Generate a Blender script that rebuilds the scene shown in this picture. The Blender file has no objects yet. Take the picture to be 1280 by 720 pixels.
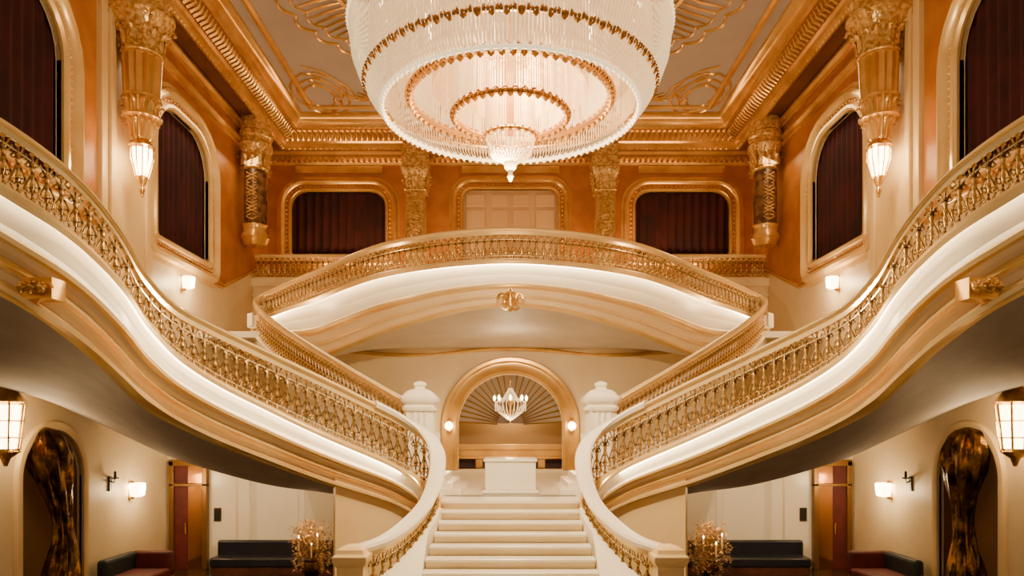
import bpy, math, random, bmesh
from mathutils import Vector, Matrix
from mathutils.geometry import tessellate_polygon
random.seed(4)
F=900.0; CX=638.0; HY=540.0; ZC=3.8
def P(px,py,d): return Vector(((px-CX)/F*d, d, ZC+(HY-py)*d/F))
def Z(h): return ZC+h
C=bpy.context.scene.collection
pi=math.pi
# ---------------------------------------------------------------- materials
def mat(name,col,rough=0.5,metal=0.0,col2=None,nscale=3.0,bump=0.0,bscale=20.0,emit=0.0,ecol=None,tex='noise'):
    m=bpy.data.materials.new(name); m.use_nodes=True
    nt=m.node_tree; b=nt.nodes['Principled BSDF']
    b.inputs['Base Color'].default_value=(*col,1); b.inputs['Roughness'].default_value=rough; b.inputs['Metallic'].default_value=metal
    tc=nt.nodes.new('ShaderNodeTexCoord')
    if col2:
        n=nt.nodes.new('ShaderNodeTexNoise'); n.inputs['Scale'].default_value=nscale; n.inputs['Detail'].default_value=5
        nt.links.new(tc.outputs['Object'],n.inputs['Vector'])
        r=nt.nodes.new('ShaderNodeValToRGB'); r.color_ramp.elements[0].position=.38; r.color_ramp.elements[1].position=.62
        r.color_ramp.elements[0].color=(*col,1); r.color_ramp.elements[1].color=(*col2,1)
        nt.links.new(n.outputs['Fac'],r.inputs['Fac']); nt.links.new(r.outputs['Color'],b.inputs['Base Color'])
    if bump>0:
        if tex=='voronoi':
            n=nt.nodes.new('ShaderNodeTexVoronoi'); n.feature='SMOOTH_F1'; out='Distance'
        else:
            n=nt.nodes.new('ShaderNodeTexNoise'); n.inputs['Detail'].default_value=4; out='Fac'
        n.inputs['Scale'].default_value=bscale
        nt.links.new(tc.outputs['Object'],n.inputs['Vector'])
        bp=nt.nodes.new('ShaderNodeBump'); bp.inputs['Strength'].default_value=bump; bp.inputs['Distance'].default_value=.05
        nt.links.new(n.outputs[out],bp.inputs['Height']); nt.links.new(bp.outputs['Normal'],b.inputs['Normal'])
    if emit>0:
        b.inputs['Emission Color'].default_value=(*(ecol or col),1); b.inputs['Emission Strength'].default_value=emit
    return m
M={}
M['cream']=mat('cream_plaster',(.84,.68,.42),.45,col2=(.80,.62,.36),nscale=1)
M['creamtrim']=mat('cream_moulding',(.86,.66,.34),.32,col2=(.82,.58,.26),nscale=.8)
M['white']=mat('ivory_plaster',(.94,.88,.74),.25,col2=(.93,.85,.70),nscale=1)
M['orange']=mat('amber_wall',(.54,.205,.035),.4,col2=(.43,.145,.022),nscale=1.5)
M['gold']=mat('gilded_metal',(.85,.54,.16),.25,.85,col2=(.50,.26,.06),nscale=6,bump=.2,bscale=30)
M['goldc']=mat('carved_gilding',(.90,.62,.24),.26,.5,col2=(.50,.26,.06),nscale=10,bump=.45,bscale=12,tex='voronoi')
M['golds']=mat('satin_gold_paint',(.84,.52,.16),.22,.6,col2=(.66,.37,.09),nscale=1.2)
M['goldp']=mat('pale_gold_paint',(.90,.67,.31),.26,.35,col2=(.84,.56,.21),nscale=1.2)
M['dgold']=mat('dull_dark_gold',(.22,.11,.03),.35,.6)
M['rgold']=mat('aged_gold_beading',(.48,.23,.05),.3,.8)
M['rail']=mat('polished_brass',(.98,.74,.34),.18,.45)
M['bal']=mat('antique_bronze_scroll',(.10,.042,.012),.28,.75,col2=(.86,.55,.19),nscale=9)
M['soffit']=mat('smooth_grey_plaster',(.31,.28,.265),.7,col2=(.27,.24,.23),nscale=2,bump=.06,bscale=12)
M['fan']=mat('grey_fan_plaster',(.42,.36,.31),.6)
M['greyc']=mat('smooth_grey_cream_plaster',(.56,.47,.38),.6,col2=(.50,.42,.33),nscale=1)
M['mauve']=mat('grey_ceiling_panel',(.44,.38,.37),.75,col2=(.40,.34,.33),nscale=.6)
M['brown']=mat('brown_ceiling_border',(.17,.06,.025),.5,col2=(.13,.045,.018),nscale=1)
M['red']=mat('maroon_velvet',(.045,.0015,.003),.9,col2=(.022,.0006,.001),nscale=1.5)
M['floor']=mat('dark_polished_floor',(.04,.022,.015),.2,col2=(.06,.033,.02),nscale=1.2)
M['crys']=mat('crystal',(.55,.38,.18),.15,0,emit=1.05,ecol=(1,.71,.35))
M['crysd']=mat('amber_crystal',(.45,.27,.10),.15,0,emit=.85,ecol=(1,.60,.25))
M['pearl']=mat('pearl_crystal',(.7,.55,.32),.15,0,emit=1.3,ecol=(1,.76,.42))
M['glow']=mat('lamp_glass',(1,.85,.6),.3,emit=16,ecol=(1,.72,.36))
M['led']=mat('cove_light_strip',(1,.9,.75),.3,emit=12,ecol=(1,.80,.50))  # glow added under the fascia lips to brighten the white bands
M['bronze']=mat('dark_bronze',(.04,.016,.005),.25,.9,col2=(.34,.17,.04),nscale=3,bump=.3,bscale=9)
M['umber']=mat('dark_umber_marble',(.07,.03,.014),.25,.1,col2=(.20,.10,.045),nscale=5)
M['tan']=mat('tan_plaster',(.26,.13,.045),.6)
M['foyer']=mat('golden_brown_plaster',(.66,.42,.18),.6)
M['navy']=mat('navy_leather',(.008,.010,.018),.35,col2=(.014,.014,.025),nscale=6)
M['teal']=mat('teal_upholstery',(.014,.020,.022),.6,bump=.2,bscale=14)
M['wine']=mat('wine_upholstery',(.12,.010,.010),.6,col2=(.08,.006,.006))
M['dark']=mat('dark_wood',(.07,.022,.012),.4,col2=(.12,.035,.02),nscale=4)
M['mirror']=mat('smoked_mirror',(.40,.20,.08),.10,1.0)
M['leaf']=mat('golden_dried_foliage',(.46,.26,.09),.6,col2=(.74,.50,.22),nscale=12)
M['black']=mat('black_metal',(.02,.02,.02),.4,.5)
M['panel']=mat('cream_panel',(.76,.50,.26),.5)
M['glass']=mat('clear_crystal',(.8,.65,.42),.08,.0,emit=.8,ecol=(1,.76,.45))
M['dimglass']=mat('unlit_crystal',(.75,.62,.46),.08,.2)
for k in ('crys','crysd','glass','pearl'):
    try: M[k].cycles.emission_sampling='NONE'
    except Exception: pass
# ---------------------------------------------------------------- mesh helpers
class G:
    def __init__(s): s.v=[]; s.f=[]; s.m=[]
    def add(s,v,f,mi=0):
        o=len(s.v); s.v+= [Vector(x) for x in v]; s.f+=[[i+o for i in q] for q in f]; s.m+=[mi]*len(f); return s
    def loft(s,rows,mi=0,closed=False,cap=False,loop=False):
        n=len(rows[0]); v=[p for r in rows for p in r]; f=[]
        R=len(rows)
        for i in range(R if loop else R-1):
            a=i; b=(i+1)%R
            for j in range(n if closed else n-1):
                k=(j+1)%n
                f.append([a*n+j,a*n+k,b*n+k,b*n+j])
        if cap: f.append(list(range(n))); f.append([ (R-1)*n+j for j in reversed(range(n))])
        return s.add(v,f,mi)
    def box(s,x0,x1,y0,y1,z0,z1,mi=0):
        v=[(x,y,z) for z in (z0,z1) for y in (y0,y1) for x in (x0,x1)]
        return s.add(v,[[0,2,3,1],[4,5,7,6],[0,1,5,4],[2,6,7,3],[0,4,6,2],[1,3,7,5]],mi)
    def tube(s,pts,r,n=5,mi=0,closed=False):
        pts=[Vector(p) for p in pts]; rows=[]
        N=len(pts)
        for i,p in enumerate(pts):
            if closed: t=pts[(i+1)%N]-pts[i-1]
            else: t=pts[min(i+1,N-1)]-pts[max(i-1,0)]
            if t.length<1e-9: t=Vector((0,0,1))
            t.normalize()
            u=t.cross(Vector((0,0,1)))
            if u.length<.05: u=t.cross(Vector((0,1,0)))
            u.normalize(); w=t.cross(u)
            rr=r[i] if isinstance(r,(list,tuple)) else r
            rows.append([p+u*rr*math.cos(2*pi*k/n)+w*rr*math.sin(2*pi*k/n) for k in range(n)])
        return s.loft(rows,mi,closed=True,cap=not closed,loop=closed)
    def lathe(s,prof,c=(0,0,0),n=16,mi=0,flute=0,famp=0.0,twist=0):
        c=Vector(c); rows=[]
        for i,(r,z) in enumerate(prof):
            rows.append([c+Vector((r*(1+famp*math.cos(flute*2*pi*k/n+twist*z))*math.cos(2*pi*k/n),r*(1+famp*math.cos(flute*2*pi*k/n+twist*z))*math.sin(2*pi*k/n),z)) for k in range(n)])
        return s.loft(rows,mi,closed=True,cap=True)
    def octa(s,c,r,mi=0):
        c=Vector(c); v=[c+Vector(d)*r for d in ((1,0,0),(-1,0,0),(0,1,0),(0,-1,0),(0,0,1),(0,0,-1))]
        return s.add(v,[[0,2,4],[2,1,4],[1,3,4],[3,0,4],[2,0,5],[1,2,5],[3,1,5],[0,3,5]],mi)
OFF={}
def tag(o,label=None,cat=None,kind=None,group=None):
    if label:o['label']=label
    if cat:o['category']=cat
    if kind:o['kind']=kind
    if group:o['group']=group
def make(name,g,mats,parent=None,smooth=True,label=None,cat=None,kind=None,bevel=0,loc=None,group=None):
    off=Vector(loc) if loc is not None else Vector((0,0,0))
    if parent is not None and loc is None: off=OFF[parent.name]
    me=bpy.data.meshes.new(name); me.from_pydata([p-off for p in g.v],[],g.f)
    for mm in (mats if isinstance(mats,list) else [mats]): me.materials.append(M[mm])
    me.polygons.foreach_set('material_index',g.m)
    bm=bmesh.new(); bm.from_mesh(me); bmesh.ops.recalc_face_normals(bm,faces=bm.faces); bm.to_mesh(me); bm.free()
    if smooth:
        me.polygons.foreach_set('use_smooth',[True]*len(me.polygons)); me.set_sharp_from_angle(angle=.7)
    me.update()
    o=bpy.data.objects.new(name,me); C.objects.link(o)
    if parent is not None: o.parent=parent
    else: o.location=off
    OFF[o.name]=off if parent is None else OFF[parent.name]
    if bevel:
        b=o.modifiers.new('bevel','BEVEL'); b.width=bevel; b.segments=3
    tag(o,label,cat,kind,group); return o
def thing(name,loc,label,cat,group=None):
    e=bpy.data.objects.new(name,None); e.location=loc; C.objects.link(e); e.empty_display_size=.2
    OFF[e.name]=Vector(loc); tag(e,label,cat,None,group); return e
def lamp(parent,loc,power,col=(1,.68,.34),r=.08):
    l=bpy.data.lights.new('bulb','POINT'); l.energy=power; l.color=col; l.shadow_soft_size=r
    o=bpy.data.objects.new('bulb',l); C.objects.link(o)
    if parent is not None: o.parent=parent; o.location=Vector(loc)-OFF[parent.name]
    else: o.location=loc
    return o
def catmull(pts,k=6):
    out=[];n=len(pts)
    for i in range(n-1):
        p0=pts[max(i-1,0)];p1=pts[i];p2=pts[i+1];p3=pts[min(i+2,n-1)]
        for j in range(k):
            t=j/k
            out.append(tuple(.5*((2*b)+(-a+c)*t+(2*a-5*b+4*c-d)*t*t+(-a+3*b-3*c+d)*t**3) for a,b,c,d in zip(p0,p1,p2,p3)))
    out.append(tuple(pts[-1])); return out
def normals(path,sgn=1):
    ns=[];n=len(path)
    for i in range(n):
        t=Vector(path[min(i+1,n-1)])-Vector(path[max(i-1,0)]); t.z=0; t.normalize()
        ns.append(Vector((-t.y,t.x,0))*sgn)
    return ns
def sweep(g,path,ns,prof,mi=0,closed=True):
    rows=[[Vector(p)+nn*a+Vector((0,0,b)) for a,b in prof] for p,nn in zip(path,ns)]
    g.loft(rows,mi,closed=closed,cap=closed)
def mir(p,s): return (p[0]*s,p[1],p[2])
def baluster_mesh():
    g=G()
    g.lathe([(.016,0),(.036,.02),(.036,.06),(.016,.10),(.016,.22),(.033,.30),(.038,.36),(.018,.44),(.040,.50),(.018,.56),(.038,.64),(.032,.70),(.016,.78),(.016,.90),(.036,.94),(.036,.97),(.016,1)],n=6)
    for sx in (-1,1):
        g.tube([(sx*(.05+ .04*math.sin(i/14*2*pi*1.15)),0,.06+.88*i/14) for i in range(15)],.014,4)
        for zc,dr in ((.24,1),(.76,-1)):
            g.tube([(sx*(.05+(.04-.0025*k)*math.cos(k*.75)),0,zc+dr*(.075-.005*k)*math.sin(k*.75)) for k in range(10)],.013,4)
    me=bpy.data.meshes.new('baluster'); me.from_pydata(g.v,[],g.f); me.materials.append(M['bal'])
    me.polygons.foreach_set('use_smooth',[True]*len(me.polygons))
    return me
BAL=baluster_mesh()
def railing(parent,rail,base,ns,spacing=.19,w=.07,group='bronze balusters',off=0.0):
    g=G(); prof=[(w*math.cos(a)*1.0+off,w*.62*math.sin(a)) for a in [k*2*pi/10 for k in range(10)]]
    sweep(g,rail,ns,prof); 
    sweep(g,[Vector(p)-Vector((0,0,w*.9)) for p in rail],ns,[(-w*.5+off,-w*.5),(w*.5+off,-w*.5),(w*.5+off,w*.5),(-w*.5+off,w*.5)])
    make('handrail',g,'rail',parent)
    g=G(); sweep(g,base,ns,[(-.06+off,-.02),(.06+off,-.02),(.06+off,.05),(-.06+off,.05)])
    sweep(g,base,ns,[(-.012+off,.12),(.012+off,.12),(.012+off,.14),(-.012+off,.14)])
    sweep(g,[Vector(p)-Vector((0,0,w*2.6)) for p in rail],ns,[(-.012+off,-.01),(.012+off,-.01),(.012+off,.01),(-.012+off,.01)])
    make('base_rail',g,'rail',parent)
    acc=spacing/2; o0=OFF[parent.name]
    for i in range(len(base)-1):
        a=Vector(base[i]);b=Vector(base[i+1]); ra=Vector(rail[i]);rb=Vector(rail[i+1])
        d=(b-a).copy(); d.z=0; L=d.length
        while acc<L:
            t=acc/L; p=a.lerp(b,t); q=ra.lerp(rb,t)
            o=bpy.data.objects.new('baluster',BAL); C.objects.link(o); o.parent=parent
            nn=ns[i]
            o.location=p+nn*off-o0+Vector((0,0,.03)); o.scale=(1.0,1.0,q.z-p.z-.06-w*.9)
            o.rotation_euler=(0,0,math.atan2(d.y,d.x)); o['group']=group
            acc+=spacing
        acc-=L
# ---------------------------------------------------------------- walls w/ holes
def rrect(x0,x1,z0,z1,rt,rb,n=7):
    pts=[]
    for cx,cz,r,a0 in ((x1-rt,z1-rt,rt,0),(x0+rt,z1-rt,rt,pi/2),(x0+rb,z0+rb,rb,pi),(x1-rb,z0+rb,rb,1.5*pi)):
        for k in range(n): 
            a=a0+pi/2*k/(n-1); pts.append((cx+r*math.cos(a),cz+r*math.sin(a)))
    return pts
def arch(xc,hw,z0,zs,n=24):
    return [(xc+hw,z0)]+[(xc+hw*math.cos(pi*k/n),zs+hw*math.sin(pi*k/n)) for k in range(n+1)]+[(xc-hw,z0)]
def wall(name,outer,holes,to3,thick,mt,label):
    g=G(); loops=[outer]+holes
    flat=[p for l in loops for p in l]
    tris=tessellate_polygon([[Vector((a,b,0)) for a,b in l] for l in loops])
    n=len(flat)
    g.add([to3(a,b,0) for a,b in flat]+[to3(a,b,-thick) for a,b in flat],[list(t) for t in tris]+[[i+n for i in t] for t in tris])
    for l in loops:
        m=len(l)
        g.add([to3(a,b,0) for a,b in l]+[to3(a,b,-thick) for a,b in l],[[i,(i+1)%m,(i+1)%m+m,i+m] for i in range(m)])
    return make(name,g,mt,smooth=False,kind='structure',label=label)
FP=[(0,-.1),(0,.06),(.06,.12),(.14,.12),(.18,.05),(.30,.04),(.36,.15),(.46,.20),(.56,.16),(.60,.05),(.72,.03),(.72,0)]
def frame(name,x0,x1,z0,z1,rt,rb,to3,scale=1.0,mt='golds',beads=True):
    g=G(); rows=[]
    for o,h in FP:
        o*=scale
        rows.append([to3(a,b,h) for a,b in rrect(x0-o,x1+o,z0-o,z1+o,rt+o,rb+o*.5)])
    g.loft(rows[:5],0,closed=True); g.loft(rows[4:6],2,closed=True); g.loft(rows[5:],0,closed=True)
    if beads:
        l=rrect(x0-.24*scale,x1+.24*scale,z0-.24*scale,z1+.24*scale,rt+.24*scale,rb+.1)
        for i in range(len(l)):
            a=Vector(l[i]);b=Vector(l[(i+1)%len(l)]);d=(b-a).length;k=max(1,int(d/.16))
            for j in range(k):
                q=a.lerp(b,j/k); g.octa(to3(q.x,q.y,.07),.045,1)
    return make(name,g,[mt,'goldp','orange'],kind='structure',label='stepped gilded moulding framing a curtained box')
def curtain(outline,to3,depth,ext):
    xs=[p[0] for p in outline]; zs=[p[1] for p in outline]; x0,x1,z0,z1=min(xs)-ext,max(xs)+ext,min(zs)-.12,max(zs)+.3
    g=G(); n=int((x1-x0)/.035); rows=[]
    for k in range(7):
        z=z0+(z1-z0)*k/6
        rows.append([to3(x0+(x1-x0)*i/n,z,-depth+.04*math.sin(i*.035*2*pi/.32+.25*math.sin(k))+.012*math.sin(i*.7)) for i in range(n+1)])
    g.loft(rows)
    return make('curtain',g,'red',label='dark maroon velvet curtain hanging in pleats in a gilded opening',cat='curtain',group='maroon box curtains')
W=9.5; YB=28.2
# ---------------------------------------------------------------- shell
g=G(); g.box(-W-1.4,W+1.4,-3,30.5,-.15,0); make('floor',g,'floor',smooth=False,kind='structure',label='dark polished lobby floor')
tn=[0]
def tname(): tn[0]+=1; return 'trim_%d'%tn[0]
for s,nm in ((-1,'wall_left'),(1,'wall_right')):
    T=lambda y,z,h,s=s: Vector((s*(W-h),y,z))
    WN=((11.5,15.2),(19.2,22.6),(4.0,7.4))
    bx=[rrect(a,b,Z(5.3),Z(9.0),1.15,.12) for a,b in WN]
    wall(nm,[(-3,0),(YB+.5,0),(YB+.5,Z(11.0)),(-3,Z(11.0))],bx+[arch(14.95,1.0,.02,Z(-.95))],T,.1,'cream','cream plaster side wall with curtained boxes')
    T2=lambda y,z,h,s=s: Vector((s*(W-.02-h),y,z))
    wall(tname(),[(-3,Z(4.75)),(16.5,Z(4.75)),(16.5,Z(10.9)),(-3,Z(10.9))],[bx[0],bx[2]],T2,.02,'orange','amber painted panelling around the boxes')
    wall(tname(),[(18.95,Z(4.75)),(23.6,Z(4.75)),(YB,Z(6.6)),(YB,Z(10.9)),(18.95,Z(10.9))],[bx[1]],T2,.02,'orange','amber painted panelling around the box')
    for (a,b),o in zip(WN,bx):
        frame(tname(),a,b,Z(5.3),Z(9.0),1.15,.12,T2,1.0,'goldp')
        curtain(o,T,.17,.6)
    g=G(); rows=[]
    for k in range(13):
        a=pi*k/12
        rows.append([Vector((s*(W+.1+.9*math.sin(a)),14.95-1.05*math.cos(a),z)) for z in (0,1,2,3.2,Z(.2))])
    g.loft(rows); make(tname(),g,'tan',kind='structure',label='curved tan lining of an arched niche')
    g=G(); rows=[]
    for o,h in ((0,-.05),(0,.06),(.05,.08),(.16,.08),(.2,.03),(.2,0)):
        rows.append([T(a,b,h) for a,b in arch(14.95,1.0+o,.02,Z(-.95))])
    g.loft(rows); make(tname(),g,'creamtrim',kind='structure',label='cream moulding around the niche')
    g=G(); prof=[(0,0),(.10,0),(.14,.06),(.10,.14),(.2,.2),(.2,.28),(0,.3)]
    for z0 in (Z(9.9),Z(10.55)):
        g.loft([[Vector((s*(W-a),y,z0+b)) for a,b in prof] for y in (-2,16.5)],closed=True,cap=True)
        g.loft([[Vector((s*(W-a),y,z0+b)) for a,b in prof] for y in (19.0,YB)],closed=True,cap=True)
    g.loft([[Vector((s*(W-a*.7),y,z+b*.5)) for a,b in prof] for y,z in ((-3,Z(4.7)),(16.5,Z(4.7)))],closed=True,cap=True)
    g.loft([[Vector((s*(W-a*.7),y,z+b*.5)) for a,b in prof] for y,z in ((18.95,Z(4.7)),(23.6,Z(4.7)),(YB,Z(6.55)))],closed=True,cap=True)
    make(tname(),g,'golds',kind='structure',label='gilded frieze moulding')
T=lambda x,z,h: Vector((x,YB-h,z))
bk=[rrect(-8.55,-4.9,Z(6.95),Z(9.4),.55,.1),rrect(4.9,8.55,Z(6.95),Z(9.4),.55,.1)]
wall('wall_back',[(-W,Z(2.9)),(W,Z(2.9)),(W,Z(11)),(-W,Z(11))],bk+[rrect(-1.85,1.85,Z(6.6),Z(9.5),.35,.1)],T,.1,'orange','amber back wall of the upper gallery')
frame(tname(),-8.55,-4.9,Z(6.95),Z(9.4),.55,.1,T,.8); frame(tname(),4.9,8.55,Z(6.95),Z(9.4),.55,.1,T,.8)
frame(tname(),-1.85,1.85,Z(6.6),Z(9.5),.35,.1,T,.75)
for o in bk: curtain(o,T,.17,.15)
g=G(); g.box(-2.0,2.0,YB+.2,YB+.3,Z(6.4),Z(9.7))
for a,b in ((-1.8,-.95),(-.8,-.05),(.05,.8),(.95,1.8)):
    for q0,q1 in ((Z(6.7),Z(8.75)),(Z(8.9),Z(9.35))):
        g.box(a+.05,b-.05,YB+.14,YB+.2,q0,q1)
make('door_1',g,'panel',smooth=False,kind='structure',label='cream panelled double door on the upper gallery',bevel=.02)
g=G()
for a,b in ((-8.4,-5.0),(5.0,8.4),(-1.9,1.9)):
    g.box(a,b,YB-.08,YB-.02,Z(10.12),Z(10.4))
make(tname(),g,'golds',smooth=False,kind='structure',label='gilded frieze panels')
g=G(); prof=[(0,0),(.12,.0),(.16,.08),(.1,.15),(.3,.25),(.3,.34),(.45,.4),(.45,.48),(0,.48)]
g.loft([[Vector((x,YB-a,Z(10.42)+b)) for a,b in prof] for x in (-W,W)],closed=True,cap=True)
for i in range(90): 
    x=-W+.1+i*.21; g.box(x,x+.11,YB-.3,YB-.15,Z(10.5),Z(10.64))
make(tname(),g,'golds',kind='structure',label='gilded cornice with dentils on the back wall')
# ---------------------------------------------------------------- ceiling
def rl(a,z): 
    d=W-a; return [Vector((-a,-2+d,z)),Vector((a,-2+d,z)),Vector((a,YB-d,z)),Vector((-a,YB-d,z))]
g=G()
g.loft([rl(W+.3,Z(10.9)),rl(8.55,Z(10.9)),rl(8.55,Z(11.0))],0,closed=True)
g.loft([rl(8.0,Z(11.7)),rl(7.2,Z(11.7))],1,closed=True)
g.add(rl(7.2,Z(11.7)),[[0,1,2,3]],1)
g.add(rl(W+.3,Z(11.95)),[[0,1,2,3]],1)
make('ceiling',g,['brown','mauve'],smooth=False,kind='structure',label='coffered ceiling with a grey panel and brown border')
g=G()
g.loft([rl(a,Z(z)) for a,z in ((8.75,10.9),(8.75,10.78),(8.65,10.72),(8.5,10.78),(8.48,10.9),(8.40,10.95))],0,closed=True)
g.loft([rl(a,Z(z)) for a,z in ((8.40,10.95),(8.3,11.12),(8.15,11.28),(8.05,11.32))],1,closed=True)
g.loft([rl(a,Z(z)) for a,z in ((8.05,11.32),(8.02,11.25),(7.9,11.25),(7.86,11.4),(7.7,11.55),(7.6,11.6),(7.6,11.7))],0,closed=True)
g.loft([rl(a,Z(z)) for a,z in ((7.25,11.7),(7.25,11.62),(7.15,11.58),(7.07,11.64),(7.07,11.7))],0,closed=True)
y=2
while y<YB-1:
    for s in (-1,1):
        g.octa((s*8.6,y,Z(10.74)),.06,0); 
        g.tube([(s*8.38,y,Z(10.98)),(s*8.2,y+.05,Z(11.1)),(s*8.08,y,Z(11.24))],[.06,.045,.02],5,0)
    y+=.2
x=-8.4
while x<8.4:
    g.octa((x,YB-.9,Z(10.74)),.06,0)
    g.tube([(x,YB-1.12,Z(10.98)),(x+.05,YB-1.3,Z(11.1)),(x,YB-1.42,Z(11.24))],[.06,.045,.02],5,0)
    x+=.2
make(tname(),g,['golds','rgold'],kind='structure',label='carved gilded ceiling moulding with bead and leaf rows')
g=G(); cy0=17.6; zc=Z(11.68)
def pw(v): return math.copysign(abs(v)**.72,v)
def el(a,k,w=0,kk=0):
    q=k*(1+w*abs(math.sin(kk*a/2))); return (6.3*q*pw(math.cos(a)),cy0+5.6*q*pw(math.sin(a)),zc)
def ell(k,n=144,w=0,kk=0): return [el(2*pi*i/n,k,w,kk) for i in range(n)]
for k,r in ((.76,.08),(.71,.04),(.52,.07),(.48,.03)): g.tube(ell(k),r,5,0,closed=True)
g.tube(ell(1.0,288,.035,36),.05,5,0,closed=True); g.tube(ell(.94,288,.035,36),.03,5,0,closed=True)
for i in range(108):
    a=2*pi*i/108
    g.tube([el(a,.77),el(a+.01,.85),el(a,.96)],[.02,.045,.025],4,0)
for i in range(24):
    a=2*pi*(i+.5)/24
    for q in (-1,1):
        g.tube([el(a+q*.11*math.sin(pi*t),.53+.18*t) for t in [k/8 for k in range(9)]],.035,4,0)
make('ceiling_medallion',g,'golds',label='oval gilded plaster medallion with radiating ribs on ceiling',cat='ceiling medallion')
for s in (-1,1):
    for (bx_,by,nm) in ((4.7,25.3,1),(1.6,25.5,1),(6.7,24.8,2)):
        g=G()
        if nm==1:
            for k in range(9):
                a=pi*(k/8)
                g.tube([(s*bx_+.1*math.cos(a),by,zc),(s*bx_+.5*math.cos(a),by-.4*math.sin(a),zc-.03),(s*bx_+.8*math.cos(a),by-.7*math.sin(a),zc)],[.03,.05,.04],4)
            for q in (-1,1):
                g.tube([(s*bx_+q*(.8+t*.7),by-.1-.3*math.sin(t*6),zc) for t in [k/12 for k in range(13)]],.045,4)
        else:
            for q in (0,1):
                for sc in (1.9,1.45,1):
                    pts=[((.9-.05*k)*sc*math.cos(k*.42),(.9-.05*k)*sc*math.sin(k*.42)) for k in range(10)]
                    g.tube([(s*(bx_-(u if q else v)*.8),by+.4-(v if q else u)*1.3,zc) for u,v in pts],.045,4)
        make('ceiling_ornament',g,'golds',label='gilded shell and scroll relief on the ceiling',cat='ceiling ornament',group='ceiling shell reliefs')
# ---------------------------------------------------------------- gallery and lower walls
g=G(); g.box(-W,W,26.5,YB,Z(5.4),Z(5.65)); g.box(-W,W,26.5,26.7,Z(3.05),Z(5.4))
for z0,h,o in ((5.35,.3,.12),(5.0,.1,.06),(3.3,.12,.06)): g.box(-W,W,26.5-o,26.5,Z(z0),Z(z0+h))
make('wall_gallery',g,'cream',smooth=False,kind='structure',label='cream parapet wall below the upper gallery',bevel=.02)
gal=thing('gallery_railing',(0,26.5,Z(5.65)),'brass scrollwork railing along the upper gallery','railing')
for s in (-1,1):
    base=[(s*(9.4-(9.4-4.6)*i/12),26.5,Z(5.65)) for i in range(13)]; rail=[(x,y,z+.85) for x,y,z in base]
    railing(gal,rail,base,normals(base),.2)
T=lambda x,z,h: Vector((x,24-h,z))
wall('wall_arch',[(-W,0),(W,0),(W,Z(2.86)),(-W,Z(2.86))],[arch(0,1.75,Z(-1.25),Z(.19),32)],T,.4,'cream','cream wall with a round arched opening behind the landing')
g=G(); rows=[]
for o,h in ((0,-.05),(0,.08),(.08,.12),(.16,.08),(.36,.08),(.42,.15),(.52,.15),(.56,.06),(.56,0)):
    rows.append([T(a,b,h) for a,b in arch(0,1.75+o,Z(-1.25),Z(.19),32)])
g.loft(rows); make(tname(),g,'golds',kind='structure',label='gilded archivolt around the arched opening')
g=G(); g.box(-W,W,21.8,26.5,Z(2.86),Z(3.05)); make(tname(),g,'white',smooth=False,kind='structure',label='mezzanine floor slab')
g=G(); g.box(-6,6,29.6,29.8,Z(-1.3),Z(2.9)); g.box(-6.1,-6,24.4,29.8,Z(-1.3),Z(2.9)); g.box(6,6.1,24.4,29.8,Z(-1.3),Z(2.9)); g.box(-6,6,24.4,29.8,Z(2.75),Z(2.86))
make('wall_foyer',g,'foyer',smooth=False,kind='structure',label='golden brown walls of the foyer beyond the arch')
g=G(); g.box(-6,6,24.0,29.6,Z(-1.45),Z(-1.27)); make('floor_foyer',g,'dark',smooth=False,kind='structure',label='foyer floor')
g=G()
for k in range(25):
    a=pi*k/24; 
    g.tube([(.5*math.cos(a),27.6,Z(.3)+.5*math.sin(a)),(1.4*math.cos(a),27.0,Z(.35)+1.3*math.sin(a)),(2.6*math.cos(a),26.2,Z(.4)+2.25*math.sin(a))],[.02,.03,.04],4,1)
rows=[]
for r,yy,hh in ((.05,27.9,.05),(.5,27.65,.5),(1.4,27.05,1.3),(2.6,26.25,2.25),(3.2,26.0,2.4)):
    rows.append([(r*math.cos(pi*k/24),yy,Z(.33)+hh*math.sin(pi*k/24)) for k in range(25)])
g.loft(rows,0); make('fan_vault',g,['fan','golds'],label='shell-shaped grey plaster fan vault with radiating gilded ribs',cat='vault')
g=G(); g.box(-2.6,2.6,25.2,25.8,Z(-.62),Z(-.42)); g.box(-2.5,2.5,25.25,25.75,Z(-.85),Z(-.62)); g.box(-2.6,2.6,25.15,25.85,Z(-.95),Z(-.85))
for x in (-2.3,-1.1,1.1,2.3): g.box(x-.13,x+.13,25.3,25.6,Z(-1.27),Z(-.9))
make(tname(),g,'golds',smooth=False,kind='structure',label='gilded entablature in the foyer',bevel=.02)
g=G(); g.box(-2.6,2.6,25.75,25.85,Z(-1.27),Z(-.95)); make('wall_foyer_screen',g,'dark',smooth=False,kind='structure',label='dark timber screen')
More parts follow.
